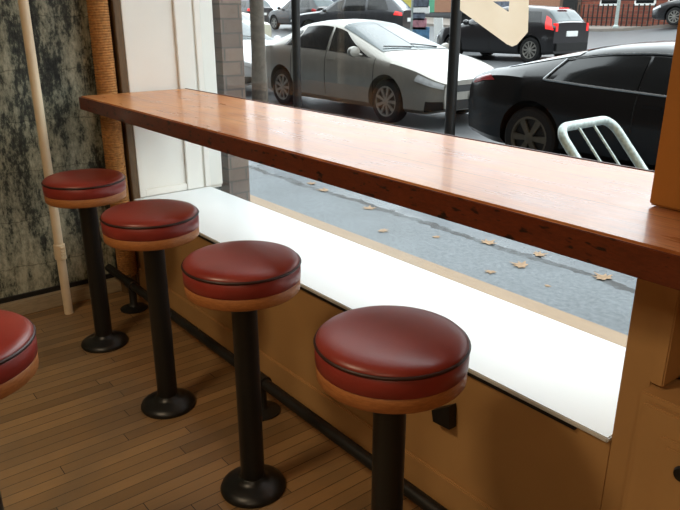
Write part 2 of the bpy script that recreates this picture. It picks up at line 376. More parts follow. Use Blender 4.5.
# ------------------------------------------------------------------ foot rail
fr = thing('foot_rail', 'black iron pipe foot rail on short posts along the base of the wall', 'foot rail', (-1.96, 1.19, 0))
MB().tube([(-1.558, -0.01, 0.135), (2.3, -0.01, 0.135)], 0.021, 14).build('rail', M['blackmetal'], fr)
for dx in (-1.24, 0.0, 1.24):
    MB().lathe([(0.068, 0), (0.07, 0.006), (0.05, 0.014), (0.026, 0.02), (0.019, 0.03), (0.019, 0.112)], 24, (dx, -0.01, 0)).build('rail_post', M['blackmetal'], fr)
    MB().lathe([(0.021, -0.035), (0.028, -0.032), (0.028, 0.032), (0.021, 0.035)], 20, (dx, -0.01, 0.135), 'X').build('coupling', M['blackmetal'], fr)

# ------------------------------------------------------------------ pipe and rope column by the left wall
pp = thing('pipe', 'cream painted vertical pipe in front of the weathered wall', 'pipe', (-3.357, 0.895, 0))
MB().lathe([(0.0215, 0), (0.0215, 2.9)], 20).build('pipe_shaft', M['pipe'], pp)
cp = MB()
cp.lathe([(0.0215, 0.295), (0.0275, 0.298), (0.0275, 0.372), (0.0215, 0.376)], 20)
for k in range(4): cp.box(0.008, 0.05, -0.006, 0.014, 0.305 + k * 0.018, 0.314 + k * 0.018, 0.002)
cp.build('pipe_coupling', M['pipe'], pp)
rc = thing('rope_wrapped_column', 'round column wrapped in tan rope in the corner behind the counter end', 'column', (-3.462, 1.262, 0))
MB().lathe([(0.044, 0.0), (0.044, 2.9)], 20).build('core', M['brownwood'], rc)
hp = []
zz, a = 0.10, 0.0
while zz < 2.88:
    hp.append((0.0448 * cos(a), 0.0448 * sin(a), zz)); a += 2 * pi / 18; zz += 0.0125 / 18
MB().tube(hp, 0.0072, 6).build('rope', M['rope'], rc, 80)
# black coat hook on the kick wall
hk = MB().prism([(-1.196, 0.335), (-1.128, 0.382), (-1.122, 0.306), (-1.188, 0.300)], lambda a, b, d: (a, 1.334 - d, b), 0.03)
tag(hk.build('purse_hook', M['blackmetal']), 'black metal bracket fixed to the tan panel behind the nearest stool', 'hook')

# ------------------------------------------------------------------ cabinet at right
cb = thing('cabinet', 'tan painted low cabinet with black knob at the right edge', 'cabinet', (-0.586, 1.288, 0))
MB().box(0.0, 0.40, 0.0, 0.110, 0, 0.694, 0.003).build('carcass', M['cream'], cb)
dr = MB().box(0.016, 0.385, -0.018, -0.001, 0.09, 0.680, 0.003).build('door', M['cream'], cb)
MB().box(0.066, 0.335, -0.024, -0.018, 0.14, 0.628, 0.005).box(0.080, 0.321, -0.030, -0.024, 0.155, 0.612, 0.005).build('raised_panel', M['cream'], dr)
MB().lathe([(0.006, -0.020), (0.006, -0.038), (0.014, -0.044), (0.017, -0.052), (0.014, -0.060), (0.004, -0.063)], 20, (0.132, 0, 0.585), 'Y').build('knob', M['blackmetal'], dr)['label'] = 'black round knob'

# ------------------------------------------------------------------ sign hanging on the glass
sg = MB()
outer = [(-1.6102, 1.746), (-1.5954, 1.4618), (-1.3942, 1.3612), (-1.3744, 1.3553), (-1.3567, 1.3612), (-1.3202, 1.3987), (-1.3458, 1.746)]
hole = [(-1.4613, 1.4865), (-1.3981, 1.4865), (-1.3981, 1.4559)]
ring = lambda P, Q: P
def sgf(a, b, d): return (a, 1.776 + d, b)
# the board with a small triangular hole, split into pieces around the hole
A, B, C_, D, E_, F, G = outer; h0, h1, h2 = hole
for poly in ([A, B, h0, h1, G], [B, C_, D, E_, h2, h0], [E_, F, G, h1, h2]):
    sg.add([sgf(a, b, 0) for a, b in poly], [tuple(range(len(poly)))])
tag(sg.build('window_sign', M['sign'], smooth=0), 'cream cut-out board with a small triangular hole hanging at the window', 'sign')

# ================================================================== outdoors
GR = -0.06
def zs_far(x):
    if x < -25: return min(1.3, 0.85 + 0.045 * (-x - 25))
    return min(1.35, max(0.85, 0.70 + 0.094 * (x + 18)))
YF = 28.0
def terrain(x, y):
    if y <= 7.0: return GR
    return GR + min(1.0, (y - 7) / (YF - 7)) ** 1.8 * (zs_far(x) - 0.12 - GR)
struct(MB().box(-60, 20, 1.90, 5.55, -0.3, 0.0).build('sidewalk', M['sidewalk']))
struct(MB().box(-60, 20, 5.55, 5.68, -0.3, 0.0).build('kerb', M['kerb']))
gx = np.linspace(-80, 25, 106); gy = np.linspace(5.68, YF, 44)
rv = [(x, y, terrain(x, y)) for x in gx for y in gy]; ny = len(gy)
rf = [(i * ny + j, (i + 1) * ny + j, (i + 1) * ny + j + 1, i * ny + j + 1) for i in range(len(gx) - 1) for j in range(ny - 1)]
struct(MB().add(rv, rf).build('road', M['asphalt']))
sw = MB(); vs = []
for x in gx: vs += [(x, YF, -0.5), (x, YF, zs_far(x)), (x, YF + .25, zs_far(x) + 0.005), (x, 34, zs_far(x) + 0.03)]
sw.add(vs, [(i * 4 + j, (i + 1) * 4 + j, (i + 1) * 4 + j + 1, i * 4 + j + 1) for i in range(len(gx) - 1) for j in range(3)])
struct(sw.build('far_sidewalk', M['paving']))
# brick pier beside the window
struct(MB().box(-3.95, XJ, 1.905, 2.04, 0.0, 3.0).build('brick_pier', M['pier']))

# our own building's street face above and beside the window
struct(MB().box(-60, 25, 1.5, 1.9, 3.0, 15).build('facade', M['facade']))
struct(MB().box(-60, XL - 0.15, 1.5, 1.9, 0, 3.0).build('facade_left', M['facade']))
struct(MB().box(2.75, 25, 1.5, 1.9, 0, 3.0).build('facade_right', M['facade']))

# leaves on the sidewalk
def leaf_mesh():
    lobes = [(-90, .25), (-60, .42), (-35, .62), (-20, .45), (0, .85), (22, .5), (38, .95), (52, .5), (75, .6), (90, 1.1)]
    pts = [(math.radians(a), r) for a, r in lobes]; pts += [(pi - a, r) for a, r in pts[::-1][1:]]
    m = MB(); vs = [(0, 0, 0.004)] + [(0.06 * r * cos(a), 0.06 * r * sin(a), 0.004 + 0.012 * (r > .8) * random.random()) for a, r in pts]
    n = len(pts); return m.add(vs, [(0, 1 + i, 1 + (i + 1) % n) for i in range(n)])
LS = [(-2.746, 3.46, 1.25), (-2.333, 3.284, 1.3), (-2.386, 3.054, 0.8), (-2.394, 3.528, 1.1), (-1.906, 3.487, 1.3), (-2.04, 3.134, 0.45), (-3.393, 3.09, 1.0), (-3.885, 3.394, 1.2), (-4.571, 3.482, 1.3), (-3.059, 3.289, 0.7), (-4.843, 3.53, 1.1)]
lf = leaf_mesh().build('fallen_leaf', M['leaf'], smooth=0)
WH = ['tan dry leaf lying on the dark seam, right of the middle of the sill', 'star-shaped tan dry leaf alone on the grey concrete below the seam', 'small faint dry leaf just window-side of the star-shaped leaf', 'dry leaf on the wet strip just beyond the seam, right of the star-shaped leaf', 'large tan dry leaf on the dark seam nearest the right window post', 'tiny leaf scrap right of the star-shaped leaf on bare concrete', 'dry leaf on bare grey concrete left of the star-shaped leaf, nearest the glass there', 'dry leaf on the seam, third from the brick pier', 'dry leaf on the seam, second from the brick pier', 'small dry leaf between the seam and the glass, halfway along the sill', 'dry leaf on the seam nearest the brick pier']
for k, (x, y, sc) in enumerate(LS):
    o = lf if k == 0 else lf.copy()
    if k: col.objects.link(o)
    o.location = (x, y, 0.001); o.scale = (sc, sc, sc); o.rotation_euler = (0, 0, k * 1.9)
    tag(o, WH[k], 'leaf', 'fallen leaves on the sidewalk')

# posts and tree near the kerb
for x, lab in ((-7.55, 'dark steel post crossing the rear door of the silver car'), (-4.81, 'dark steel post in front of the nose of the silver car')):
    p = thing('sidewalk_post', lab, 'post', (x, 5.3, 0), 0, 'dark posts on the sidewalk')
    MB().lathe([(0.055, 0), (0.055, 3.6)], 20).build('shaft', M['blackmetal'], p)
    MB().lathe([(0.12, 0), (0.12, 0.015), (0.075, 0.02), (0.057, 0.06)], 20).build('base_plate', M['blackmetal'], p)
tr = thing('street_tree', 'grey-brown tree trunk beside the brick pier, behind the silver car tail', 'tree', (-8.42, 5.25, 0))
tp = [(0, 0, 0), (0.0, 0.01, 0.25), (0.02, 0, 0.9), (-0.01, 0.02, 1.8), (0.03, 0.0, 3.0), (0.0, 0.03, 4.2)]
MB().tube(tp, [0.17, 0.12, 0.10, 0.095, 0.09, 0.07], 14).build('trunk', M['bark'], tr, 60)
br = MB()
for k in range(7):
    a = k * 2.4; z0 = 2.6 + 0.2 * k
    br.tube([(0.02, 0.0, z0), (0.5 * cos(a), 0.5 * sin(a), z0 + 0.7), (0.9 * cos(a), 0.9 * sin(a), z0 + 1.6)], [0.04, 0.025, 0.01], 8)
br.build('branches', M['bark'], tr, 60)

# bike rack: leaning hoop of thick galvanised tube with two thin rods
rk = thing('bike_rack', 'leaning galvanised bike rack hoop with two thin bars, just outside the glass', 'bike rack', (-1.75, 3.32, 0))
def hoop():
    P = []
    L = Vector((0.68, 0, -0.73)).normalized()          # direction down the legs
    c0 = Vector((-2.06, 3.09, 0.89)); c1 = Vector((-2.03, 3.54, 0.90))
    leg = 0.9 / 0.73 * 1.0
    def arc(c, s):
        out = []
        for k in range(9):
            a = k / 8 * pi / 2
            out.append(c + Vector((0, s, 0)) * (0.085 * (1 - sin(a)) if s > 0 else 0.085 * (1 - sin(a))) + L * 0.085 * (1 - cos(a)))
        return out
    a0 = [c0 + Vector((0, 0.085, 0)) * (1 - sin(a)) + L * 0.085 * (1 - cos(a)) for a in [k / 8 * pi / 2 for k in range(9)]]
    a1 = [c1 - Vector((0, 0.085, 0)) * (1 - sin(a)) + L * 0.085 * (1 - cos(a)) for a in [k / 8 * pi / 2 for k in range(9)]]
    e0 = c0 + L * (0.88 / 0.73); e1 = c1 + L * (0.88 / 0.73)
    return [e0] + a0[::-1] + a1 + [e1], L, c0, c1
hpnt, Ld, c0, c1 = hoop()
O = Vector((-1.75, 3.32, 0))
MB().tube([p - O for p in hpnt], 0.0245, 14).build('hoop', M['galv'], rk, 60)
for fy in (0.36, 0.64):
    st = c0.lerp(c1, fy)
    MB().tube([st + Ld * 0.01 - O, st + Ld * 1.2 - O], 0.0075, 8).build('thin_bar', M['galv'], rk)
MB().tube([c0 + Ld * 1.16 + Vector((0, -0.06, 0)) - O, c1 + Ld * 1.16 + Vector((0, 0.06, 0)) - O], 0.02, 10).build('foot_bar', M['galv'], rk)

# ------------------------------------------------------------------ cars
def smooth_curve(keys, xs, k=5):
    x = [p[0] for p in keys]; v = [p[1] for p in keys]
    if x[0] > x[-1]: x = x[::-1]; v = v[::-1]
    y = np.interp(xs, x, v)
    for _ in range(2):
        p = np.pad(y, k, mode='edge'); y2 = np.convolve(p, np.ones(2 * k + 1) / (2 * k + 1), 'valid'); y = y2
    return y
class CarShape:
    """x forward (0 at the front axle), z up from the road."""
    def __init__(s, sp):
        s.sp = sp
        s.xs = np.linspace(sp['tail'], sp['nose'], 130)
        g = lambda k, w=3: smooth_curve(sp[k], s.xs, w)
        s.zb = g('bottom', 2); s.zs = g('shoulder', 4); s.zt = g('top', 3); s.wt = g('topw', 3); s.W = g('width', 2); s.cr = g('crown', 4)
        s.sec = []
        for i in range(len(s.xs)):
            zb, zs, zt, wt, W, cr = s.zb[i], s.zs[i], s.zt[i], s.wt[i], s.W[i], s.cr[i]
            h = zs - zb
            ze = max(zt - cr, zs + 0.004)
            q = lambda f, bul: ((W * .95) * (1 - f) + wt * f + bul, zs * (1 - f) + ze * f)
            bul = 0.02 * min(1, (ze - zs) / 0.3)
            s.sec.append([(0, zb), (W * .88, zb), (W * .97, zb + .10 * h), (W * .995, zb + .38 * h), (W, zb + .62 * h), (W * .985, zb + .86 * h), (W * .95, zs),
                          q(.5, bul), q(.9, bul * .5), (wt * .90, ze + (zt - ze) * .35), (wt * .55, ze + (zt - ze) * .8), (0, max(zt, ze + .002))])
    def S(s, x, v):
        i = np.interp(x, s.xs, np.arange(len(s.xs))); i0 = int(min(len(s.xs) - 2, max(0, math.floor(i)))); f = i - i0
        j0 = int(min(10, max(0, math.floor(v)))); g = v - j0
        def P(i): 
            a = s.sec[i][j0]; b = s.sec[i][j0 + 1]; return (a[0] * (1 - g) + b[0] * g, a[1] * (1 - g) + b[1] * g)
        p, q = P(i0), P(i0 + 1)
        return Vector((x, p[0] * (1 - f) + q[0] * f, p[1] * (1 - f) + q[1] * f))
    def N(s, x, v):
        e = 0.02; du = s.S(min(x + e, s.xs[-1]), v) - s.S(max(x - e, s.xs[0]), v); dv = s.S(x, min(v + .1, 10.99)) - s.S(x, max(v - .1, 0))
        n = dv.cross(du); n.normalize()
        if n.y < 0 and v < 9: n = -n
        if v >= 9 and n.z < 0: n = -n
        return n
    def patch(s, mb, low, high, v0, v1, side=1, off=0.006, nu=10, nv=6, both=False):
        """a skin over the shell between x limits low=(xa, xb) at v0 and high=(xa, xb) at v1"""
        sides = (1, -1) if both else (side,)
        for sd in sides:
            vs = []; 
            for b in range(nv + 1):
                g = b / nv; v = v0 + (v1 - v0) * g; xa = low[0] * (1 - g) + high[0] * g; xb = low[1] * (1 - g) + high[1] * g
                for a in range(nu + 1):
                    x = xa + (xb - xa) * a / nu; p = s.S(x, v) + s.N(x, v) * off
                    vs.append((p.x, p.y * sd, p.z))
            mb.add(vs, [(b * (nu + 1) + a, b * (nu + 1) + a + 1, (b + 1) * (nu + 1) + a + 1, (b + 1) * (nu + 1) + a) for b in range(nv) for a in range(nu)])
        return mb
    def shell(s):
        vs = []; fs = []; m = len(s.sec[0]); n = 2 * m - 2
        for i, x in enumerate(s.xs):
            r = [(x, p[0], p[1]) for p in s.sec[i]]; l = [(x, -p[0], p[1]) for p in s.sec[i][1:-1]][::-1]
            vs += r + l
        for i in range(len(s.xs) - 1):
            for k in range(n): fs.append((i * n + k, i * n + (k + 1) % n, (i + 1) * n + (k + 1) % n, (i + 1) * n + k))
        fs.append(tuple(range(n))); fs.append(tuple((len(s.xs) - 1) * n + k for k in range(n))[::-1])
        return MB().add(vs, fs)

def make_wheel(car, x, y, r, w, side, spokes, rimmat):
    tr_ = r * 0.70
    t = MB().lathe([(tr_, -w / 2), (r - 0.03, -w / 2), (r - 0.005, -w / 2 + 0.02), (r, -w / 4), (r, w / 4), (r - 0.005, w / 2 - 0.02), (r - 0.03, w / 2), (tr_, w / 2), (tr_ - .01, w / 2 - .02), (tr_ - .01, -w / 2 + .02), (tr_, -w / 2)], 36, (x, y, r), 'Y', closed=False).build('wheel', M['rubber'], car)
    m = MB(); yo = y + side * (w / 2 - 0.012)
    m.lathe([(tr_ + .004, yo - .004 * side), (tr_ + .002, yo + side * .008), (tr_ - 0.022, yo + side * .006), (tr_ - 0.03, yo - .02 * side)], 36, (x, 0, r), 'Y', closed=False)
    m.lathe([(0.05, yo - .02 * side), (0.055, yo + side * .004), (0.03, yo + side * .012), (0.002, yo + side * .013)], 20, (x, 0, r), 'Y', closed=False)
    for k in range(spokes):
        a = 2 * pi * k / spokes; wd = 0.028 if spokes < 8 else 0.02
        def pt(rr, off, dy):
            return (x + rr * cos(a) - off * sin(a), yo + dy * side, r + rr * sin(a) + off * cos(a))
        o1, o2 = wd * 0.8, wd * 1.25
        vs = [pt(.04, -o1, .004), pt(.04, o1, .004), pt(tr_ - .015, o2, .002), pt(tr_ - .015, -o2, .002), pt(.04, -o1, -.02), pt(.04, o1, -.02), pt(tr_ - .015, o2, -.02), pt(tr_ - .015, -o2, -.02)]
        m.add(vs, [(0, 1, 2, 3), (0, 3, 7, 4), (1, 5, 6, 2), (0, 4, 5, 1), (3, 2, 6, 7)])
    m.build('rim', rimmat, t)
    MB().lathe([(tr_ - .004, yo - side * 0.03), (0.002, yo - side * 0.032)], 28, (x, 0, r), 'Y', closed=False).build('brake_disc', M['blackmetal'], t)

def make_car(label, cat, loc, rz, sp, paint, group=None, name='car'):
    t = thing(name, label, cat, loc, rz, group)
    cs = CarShape(sp)
    body = cs.shell().build('body', paint, t, 38)
    wb, r, ww = sp['wb'], sp['wr'], 0.20
    ytrack = sp['halfw'] - ww / 2 - 0.025
    cut = MB()
    for x in (0, -wb):
        for sd in (1, -1):
            cut.lathe([(r + 0.055, sd * (ytrack - ww / 2 - .06)), (r + 0.055, sd * (sp['halfw'] + .2))], 32, (x, 0, r + .01), 'Y')
    co_ = cut.build('cutter', paint, None, 0)
    bo = body.modifiers.new('arches', 'BOOLEAN'); bo.operation = 'DIFFERENCE'; bo.object = co_; bo.solver = 'EXACT'
    body.parent = None
    bpy.context.view_layer.update()
    ev = body.evaluated_get(bpy.context.evaluated_depsgraph_get())
    nm = bpy.data.meshes.new_from_object(ev)
    body.modifiers.clear(); body.data = nm; body.parent = t
    nm.shade_smooth(); nm.set_sharp_from_angle(angle=radians(38))
    bpy.data.objects.remove(co_, do_unlink=True)
    for x in (0, -wb):
        for sd in (1, -1):
            make_wheel(t, x, sd * ytrack, r, ww, sd, sp['spokes'], sp.get('rim', M['alloy']))
    # glass
    for wv in sp['side_windows']:
        for sd in (1, -1):
            wn = cs.patch(MB(), wv[0], wv[1], wv[2], wv[3], sd).build('side_window', M['sidewindow'], t, 60)
    if 'chrome' in sp:
        for sd in (1, -1):
            m = MB()
            lo, hi, v0, v1 = sp['chrome']
            def pth(fn): return [fn(k / 20) for k in range(21)]
            def pp_(x, v):
                p = cs.S(x, v) + cs.N(x, v) * 0.01; return (p.x, p.y * sd, p.z)
            m.tube(pth(lambda f: pp_(lo[0] + (lo[1] - lo[0]) * f, v0)), 0.011, 6)
            m.tube(pth(lambda f: pp_(hi[0] + (hi[1] - hi[0]) * f, v1)), 0.008, 6)
            m.tube(pth(lambda f: pp_(lo[0] + (hi[0] - lo[0]) * f, v0 + (v1 - v0) * f)), 0.009, 6)
            m.build('window_trim', M['chrome'], t)['label'] = 'bright metal trim around the side windows'
    ws = sp['windshield']
    cs.patch(MB(), ws[0], ws[1], 8.35, 10.98, both=True, off=0.007).build('windshield', M['windshield'], t, 60)
    rw = sp['rear_window']
    cs.patch(MB(), rw[0], rw[1], 8.35, 10.98, both=True, off=0.007).build('rear_window', sp.get('rearglass', M['carglass']), t, 60)
    for nm_, mt_, key in (('headlamp', M['lampglass'], 'headlamp'), ('tail_lamp', sp.get('tailmat', M['tail_off']), 'taillamp')):
        q = sp[key]
        for sd in (1, -1):
            cs.patch(MB(), q[0], q[1], q[2], q[3], sd, 0.008).build(nm_, mt_, t, 60)
    # door seams and handles
    for x0, x1 in sp['doors']:
        for sd in (1, -1):
            for xx in (x0, x1):
                m = MB(); m.tube([(lambda p: (p.x, p.y * sd, p.z))(cs.S(xx, v) + cs.N(xx, v) * 0.0005) for v in (2.2, 3, 4, 5, 6, 6.3)], 0.004, 5).build('door_seam', M['rubber'], t)
            h = cs.S(x0 + 0.16, 5.05); MB().box(h.x - .09, h.x + .09, sd * h.y - .012, sd * h.y + .022, h.z - .014, h.z + .014, .006).build('door_handle', sp.get('handle', paint), t)
    mx, mz = sp['mirror']
    for sd in (1, -1):
        p = cs.S(mx, 6.1)
        a = MB()
        n = 12
        for_ = []
        a.lathe([(0.004, -.07), (.045, -.066), (.072, -.03), (.078, .01), (.070, .05), (.03, .06), (0.004, .06)], 18, (0, 0, 0), 'X')
        a.v = [(v[0] * .85 + p.x, v[1] * 1.35 + sd * (p.y + .15), v[2] + p.z + .07) for v in a.v]
        a.tube([(p.x, sd * (p.y - .02), p.z + .01), (p.x, sd * (p.y + .10), p.z + .04)], .022, 8)
        a.build('side_mirror', paint, t, 60)
    if 'mouth' in sp:
        q = sp['mouth']
        for sd in (1, -1): cs.patch(MB(), q[0], q[1], q[2], q[3], sd, 0.006).build('bumper_intake', M['rubber'], t, 60)
    if 'rearlamps' in sp:
        x0, x1, y0, y1, z0, z1 = sp['rearlamps']
        for sd in (1, -1): MB().box(x0, x1, min(sd * y0, sd * y1), max(sd * y0, sd * y1), z0, z1, .015).build('tail_lamp', sp['tailmat'], t)
    # front: grille, plates, bumper mouths ; rear: plate
    nz = sp['nose']; tl = sp['tail']
    for b in sp['front']:
        MB().box(nz + b[0], nz + b[1], -b[2], b[2], b[3], b[4], 0.008).build(b[5], b[6], t)
    for b in sp['rear']:
        MB().box(tl - b[1], tl - b[0], -b[2], b[2], b[3], b[4], 0.008).build(b[5], b[6], t)
    if 'wipers' in sp:
        m = MB()
        for ys in (-0.1, 0.45):
            pts = []
            for k in range(8):
                f = k / 7; x = ws[0][1] - 0.03 - 0.02 * f; yy = ys - 0.5 * f
                base = cs.S(x, 10.98 - 2.4 * min(1, abs(yy) / max(.1, np.interp(x, cs.xs, cs.wt)))); pts.append((x - 0.05 * f, yy, base.z + 0.02 + .03 * f))
            m.tube(pts, 0.009, 6)
        m.build('wiper', M['rubber'], t)
    return t

sedan = dict(nose=0.97, tail=-3.62, wb=2.67, wr=0.315, halfw=0.88, spokes=9,
    bottom=[(-3.62, .42), (-3.5, .26), (-3.1, .2), (0.5, .19), (.8, .2), (.92, .26)],
    shoulder=[(-3.62, .86), (-3.5, .96), (-3.0, 1.0), (-2.0, .97), (-1.0, .93), (-.4, .90), (.2, .84), (.6, .76), (.85, .66), (.92, .58)],
    top=[(-3.62, .90), (-3.56, 1.03), (-3.15, 1.07), (-2.45, 1.36), (-2.1, 1.42), (-1.7, 1.44), (-1.3, 1.40), (-.16, .985), (.2, .92), (.55, .84), (.84, .73), (.97, .62)],
    topw=[(-3.62, .55), (-3.45, .66), (-3.1, .66), (-2.5, .58), (-1.6, .60), (-1.2, .60), (-.16, .72), (.2, .74), (.7, .68), (.97, .54)],
    width=[(-3.62, .62), (-3.5, .76), (-3.2, .85), (-2.7, .88), (0, .88), (.4, .87), (.7, .82), (.86, .74), (.97, .62)],
    crown=[(-3.62, .02), (-3.1, .03), (-2.5, .06), (-1.3, .06), (-.4, .03), (.92, .03)],
    side_windows=[((-1.36, -.36), (-1.42, -1.12), 6.1, 8.0), ((-2.28, -1.44), (-2.18, -1.47), 6.1, 8.0), ((-2.62, -2.36), (-2.42, -2.26), 6.2, 7.7)],
    windshield=((-1.26, -.24), (-1.34, -.20)), rear_window=((-3.05, -2.5), (-3.1, -2.42)),
    headlamp=((.56, .955), (.60, .95), 4.7, 5.7), mouth=((.70, .955), (.74, .955), 1.6, 2.9), taillamp=((-3.60, -3.34), (-3.60, -3.42), 5.0, 6.0),
    doors=[(-1.42, -.26), (-2.36, -1.42)], mirror=(-.58, .98),
    front=[(-0.02, 0.012, .50, .50, .59, 'grille', M['carglass']), (-.04, .006, .56, .25, .40, 'bumper_mouth', M['rubber']), (.006, .022, .17, .36, .47, 'number_plate', M['plate'])],
    rear=[(-.01, .02, .2, .62, .74, 'number_plate', M['plate'])], wipers=1)
LANE = 6.72 + 0.88
make_car('silver four-door sedan parked at the kerb behind the dark posts', 'car', (-7.40, LANE, GR), 0, sedan, M['carsilver'])
coupe = dict(sedan); coupe.pop('mouth'); coupe.update(nose=0.9, tail=-3.52, wb=2.62, wr=0.315, spokes=6, rim=M['alloydark'],
    shoulder=[(-3.52, .78), (-3.42, .88), (-3.0, .92), (-2.0, .86), (-1.0, .82), (-.4, .80), (.2, .76), (.6, .70), (.9, .56)],
    top=[(-3.52, .84), (-3.46, .96), (-3.15, .995), (-2.5, 1.16), (-2.0, 1.255), (-1.5, 1.29), (-1.1, 1.26), (-.35, .90), (.1, .85), (.5, .78), (.82, .68), (.9, .60)],
    side_windows=[((-1.52, -.50), (-1.52, -1.00), 6.15, 7.8), ((-2.42, -1.55), (-2.30, -1.55), 6.15, 7.8)],
    chrome=((-2.52, -.45), (-2.40, -.95), 6.08, 7.95),
    windshield=((-1.15, -.42), (-1.2, -.38)), rear_window=((-3.1, -2.3), (-3.15, -2.2)),
    taillamp=((-3.47, -3.12), (-3.44, -3.22), 5.5, 6.3), headlamp=((.42, .78), (.5, .82), 5.1, 6.1), doors=[(-1.53, -.26)], mirror=(-.62, .9))
coupe.pop('wipers')
make_car('glossy black coupe parked in front of the window behind the bike rack', 'car', (-1.58, 5.78 + 0.88, GR), 0, coupe, M['carblack'])
hatch = dict(sedan); hatch.pop('mouth'); hatch.update(nose=0.9, tail=-3.48, wb=2.78, wr=0.33, spokes=10, rearlamps=(-3.49, -3.38, .64, .76, .80, 1.02), tailmat=M['tail_on'], rearglass=M['windshield'],
    shoulder=[(-3.48, .90), (-3.38, .98), (-3.0, 1.0), (-2.0, .98), (-1.0, .95), (-.4, .94), (.2, .88), (.6, .80), (.9, .62)],
    top=[(-3.48, .98), (-3.42, 1.06), (-3.14, 1.38), (-2.9, 1.44), (-2.2, 1.49), (-1.6, 1.48), (-1.1, 1.39), (-.2, 1.0), (.1, .95), (.5, .88), (.82, .78), (.9, .68)],
    topw=[(-3.48, .66), (-3.3, .62), (-2.5, .62), (-1.2, .62), (-.42, .72), (.1, .74), (.6, .66), (.9, .45)],
    width=[(-3.48, .78), (-3.38, .86), (-3.2, .88), (0, .88), (.4, .86), (.7, .76), (.9, .55)],
    side_windows=[((-1.30, -.50), (-1.35, -1.0), 6.12, 7.85), ((-2.30, -1.40), (-2.25, -1.44), 6.12, 7.85), ((-3.05, -2.40), (-2.95, -2.36), 6.2, 7.7)],
    windshield=((-1.05, -.32), (-1.12, -.26)), rear_window=((-3.42, -3.14), (-3.42, -3.12)),
    taillamp=((-3.46, -3.24), (-3.30, -3.14), 5.0, 7.4), doors=[(-1.40, -.30), (-2.36, -1.40)], mirror=(-.6, 1.0),
    rear=[(-.02, .02, .26, .68, .82, 'number_plate', M['plate']), (-.06, .06, .72, .32, .52, 'bumper', M['rubber']), (-.36, -.29, .2, 1.375, 1.41, 'brake_lamp', M['tail_on'])])
hatch.pop('wipers')
def far(x, y): return (x, y, terrain(x, y))
def place(xa, yside): return (xa, yside + .88, terrain(xa - 1, yside + .5))
make_car('black hatchback with glowing red tail lamps driving away behind the cream sign', 'car', (-11.75 - 2.78, 15.9 + .88, 0.2), pi, hatch, M['cardark'])
suv = dict(hatch); suv.pop('rearlamps'); suv.update(nose=0.92, tail=-3.85, wb=2.85, wr=0.37, spokes=6,
    bottom=[(-3.85, .5), (-3.7, .36), (-3.1, .28), (0.5, .28), (.8, .3), (.92, .4)],
    shoulder=[(-3.85, .98), (-3.7, 1.08), (-3.0, 1.1), (-2.0, 1.08), (-1.0, 1.06), (-.4, 1.04), (.2, .98), (.6, .92), (.92, .76)],
    top=[(-3.85, 1.08), (-3.78, 1.16), (-3.25, 1.62), (-2.9, 1.68), (-2.2, 1.71), (-1.6, 1.69), (-1.2, 1.60), (-.4, 1.12), (.1, 1.08), (.5, 1.03), (.82, .94), (.92, .84)],
    width=[(-3.85, .78), (-3.7, .88), (-3.2, .92), (0, .92), (.4, .90), (.7, .80), (.92, .6)], halfw=0.92,
    side_windows=[((-1.36, -.62), (-1.42, -1.10), 6.12, 7.85), ((-2.34, -1.46), (-2.32, -1.50), 6.12, 7.85), ((-3.3, -2.44), (-3.1, -2.42), 6.2, 7.7)],
    windshield=((-1.18, -.50), (-1.26, -.44)), rear_window=((-3.72, -3.3), (-3.72, -3.26)),
    taillamp=((-3.83, -3.50), (-3.80, -3.56), 4.9, 6.2), doors=[(-1.46, -.36), (-2.40, -1.46)], mirror=(-.72, 1.1),
    rear=[(-.01, .02, .26, .72, .86, 'number_plate', M['plate'])])
a_ = radians(28)
make_car('dark grey sport utility vehicle with red tail lamp driving behind the silver sedan roof', 'car', (-19.9 - 3.85 * cos(a_), 19.3 - 3.85 * sin(a_), 0.45), pi + a_, suv, M['cargrey'])
suv2 = dict(suv); suv2['tailmat'] = M['tail_off']
make_car('black sport utility vehicle seen left of the first dark post, wheel showing', 'car', (-33.5, 22 + .92, 0.62), pi, suv2, M['cardark'])
vanish = dict(sedan); vanish['tailmat'] = M['tail_on']
make_car('dark sport utility vehicle with a red tail lamp at the far left of the street', 'car', (-36.0 - 3.85, 22 + .92, 0.66), pi, suv, M['cargrey'])
make_car('pale cream car beside the brick pier beyond the white car', 'car', (-24.6 - 3.62, 14.5 + .88, terrain(-26, 15.2)), pi, sedan, M['carpale'])
make_car('white car parked behind the silver sedan, nose beside the tree trunk', 'car', (-11.45 - .97, LANE + .05, GR), 0, sedan, M['carwhite'])
make_car('small dark car parked at the far kerb near the right edge', 'car', (-13.2, 26.5 + .88, terrain(-12, 27)), pi, vanish, M['cardark'])

# ------------------------------------------------------------------ across the street
bd = thing('brick_building', 'red brick building across the street with white framed windows and dark doorway', 'building', (-17, 34, 0))
def bx(x0, x1, y0, y1, z0, z1, name, m, par, b=0): return MB().box(x0, x1, y0, y1, z0, z1, b).build(name, m, par)
bx(-5.0, 40, 0, 0.4, 0, 8, 'brick_wall', M['redbrick'], bd)
for x in (-3.9, -2.0, -0.3, 1.8, 3.6, 6.0, 8.2, 10.4, 12.6):
    f = bx(x, x + 1.1, -0.05, 0.02, 1.85, 3.7, 'window_frame', M['plate'], bd)
    bx(x + .09, x + 1.01, -0.06, -0.051, 1.95, 3.6, 'window_pane', M['carglass'], f)
bx(-9.2, -6.3, -0.05, 0.3, 0.5, 8, 'board_front', M['tan'], bd)
d = bx(-6.3, -5.0, -0.06, 0.3, 0.6, 8, 'doorway', M['darkwood'], bd)
bx(-6.1, -5.2, -0.075, -0.061, 0.65, 3.1, 'door_panel', M['rubber'], d)
fn = thing('iron_fence', 'black iron picket fence in front of the red brick building', 'fence', (-21.5, 32.8, 0.9))
m = MB()
for zz in (0.25, 1.05): m.box(-.2, 9, -.02, .02, zz + .1, zz + .14)
m.build('fence_rail', M['blackmetal'], fn)
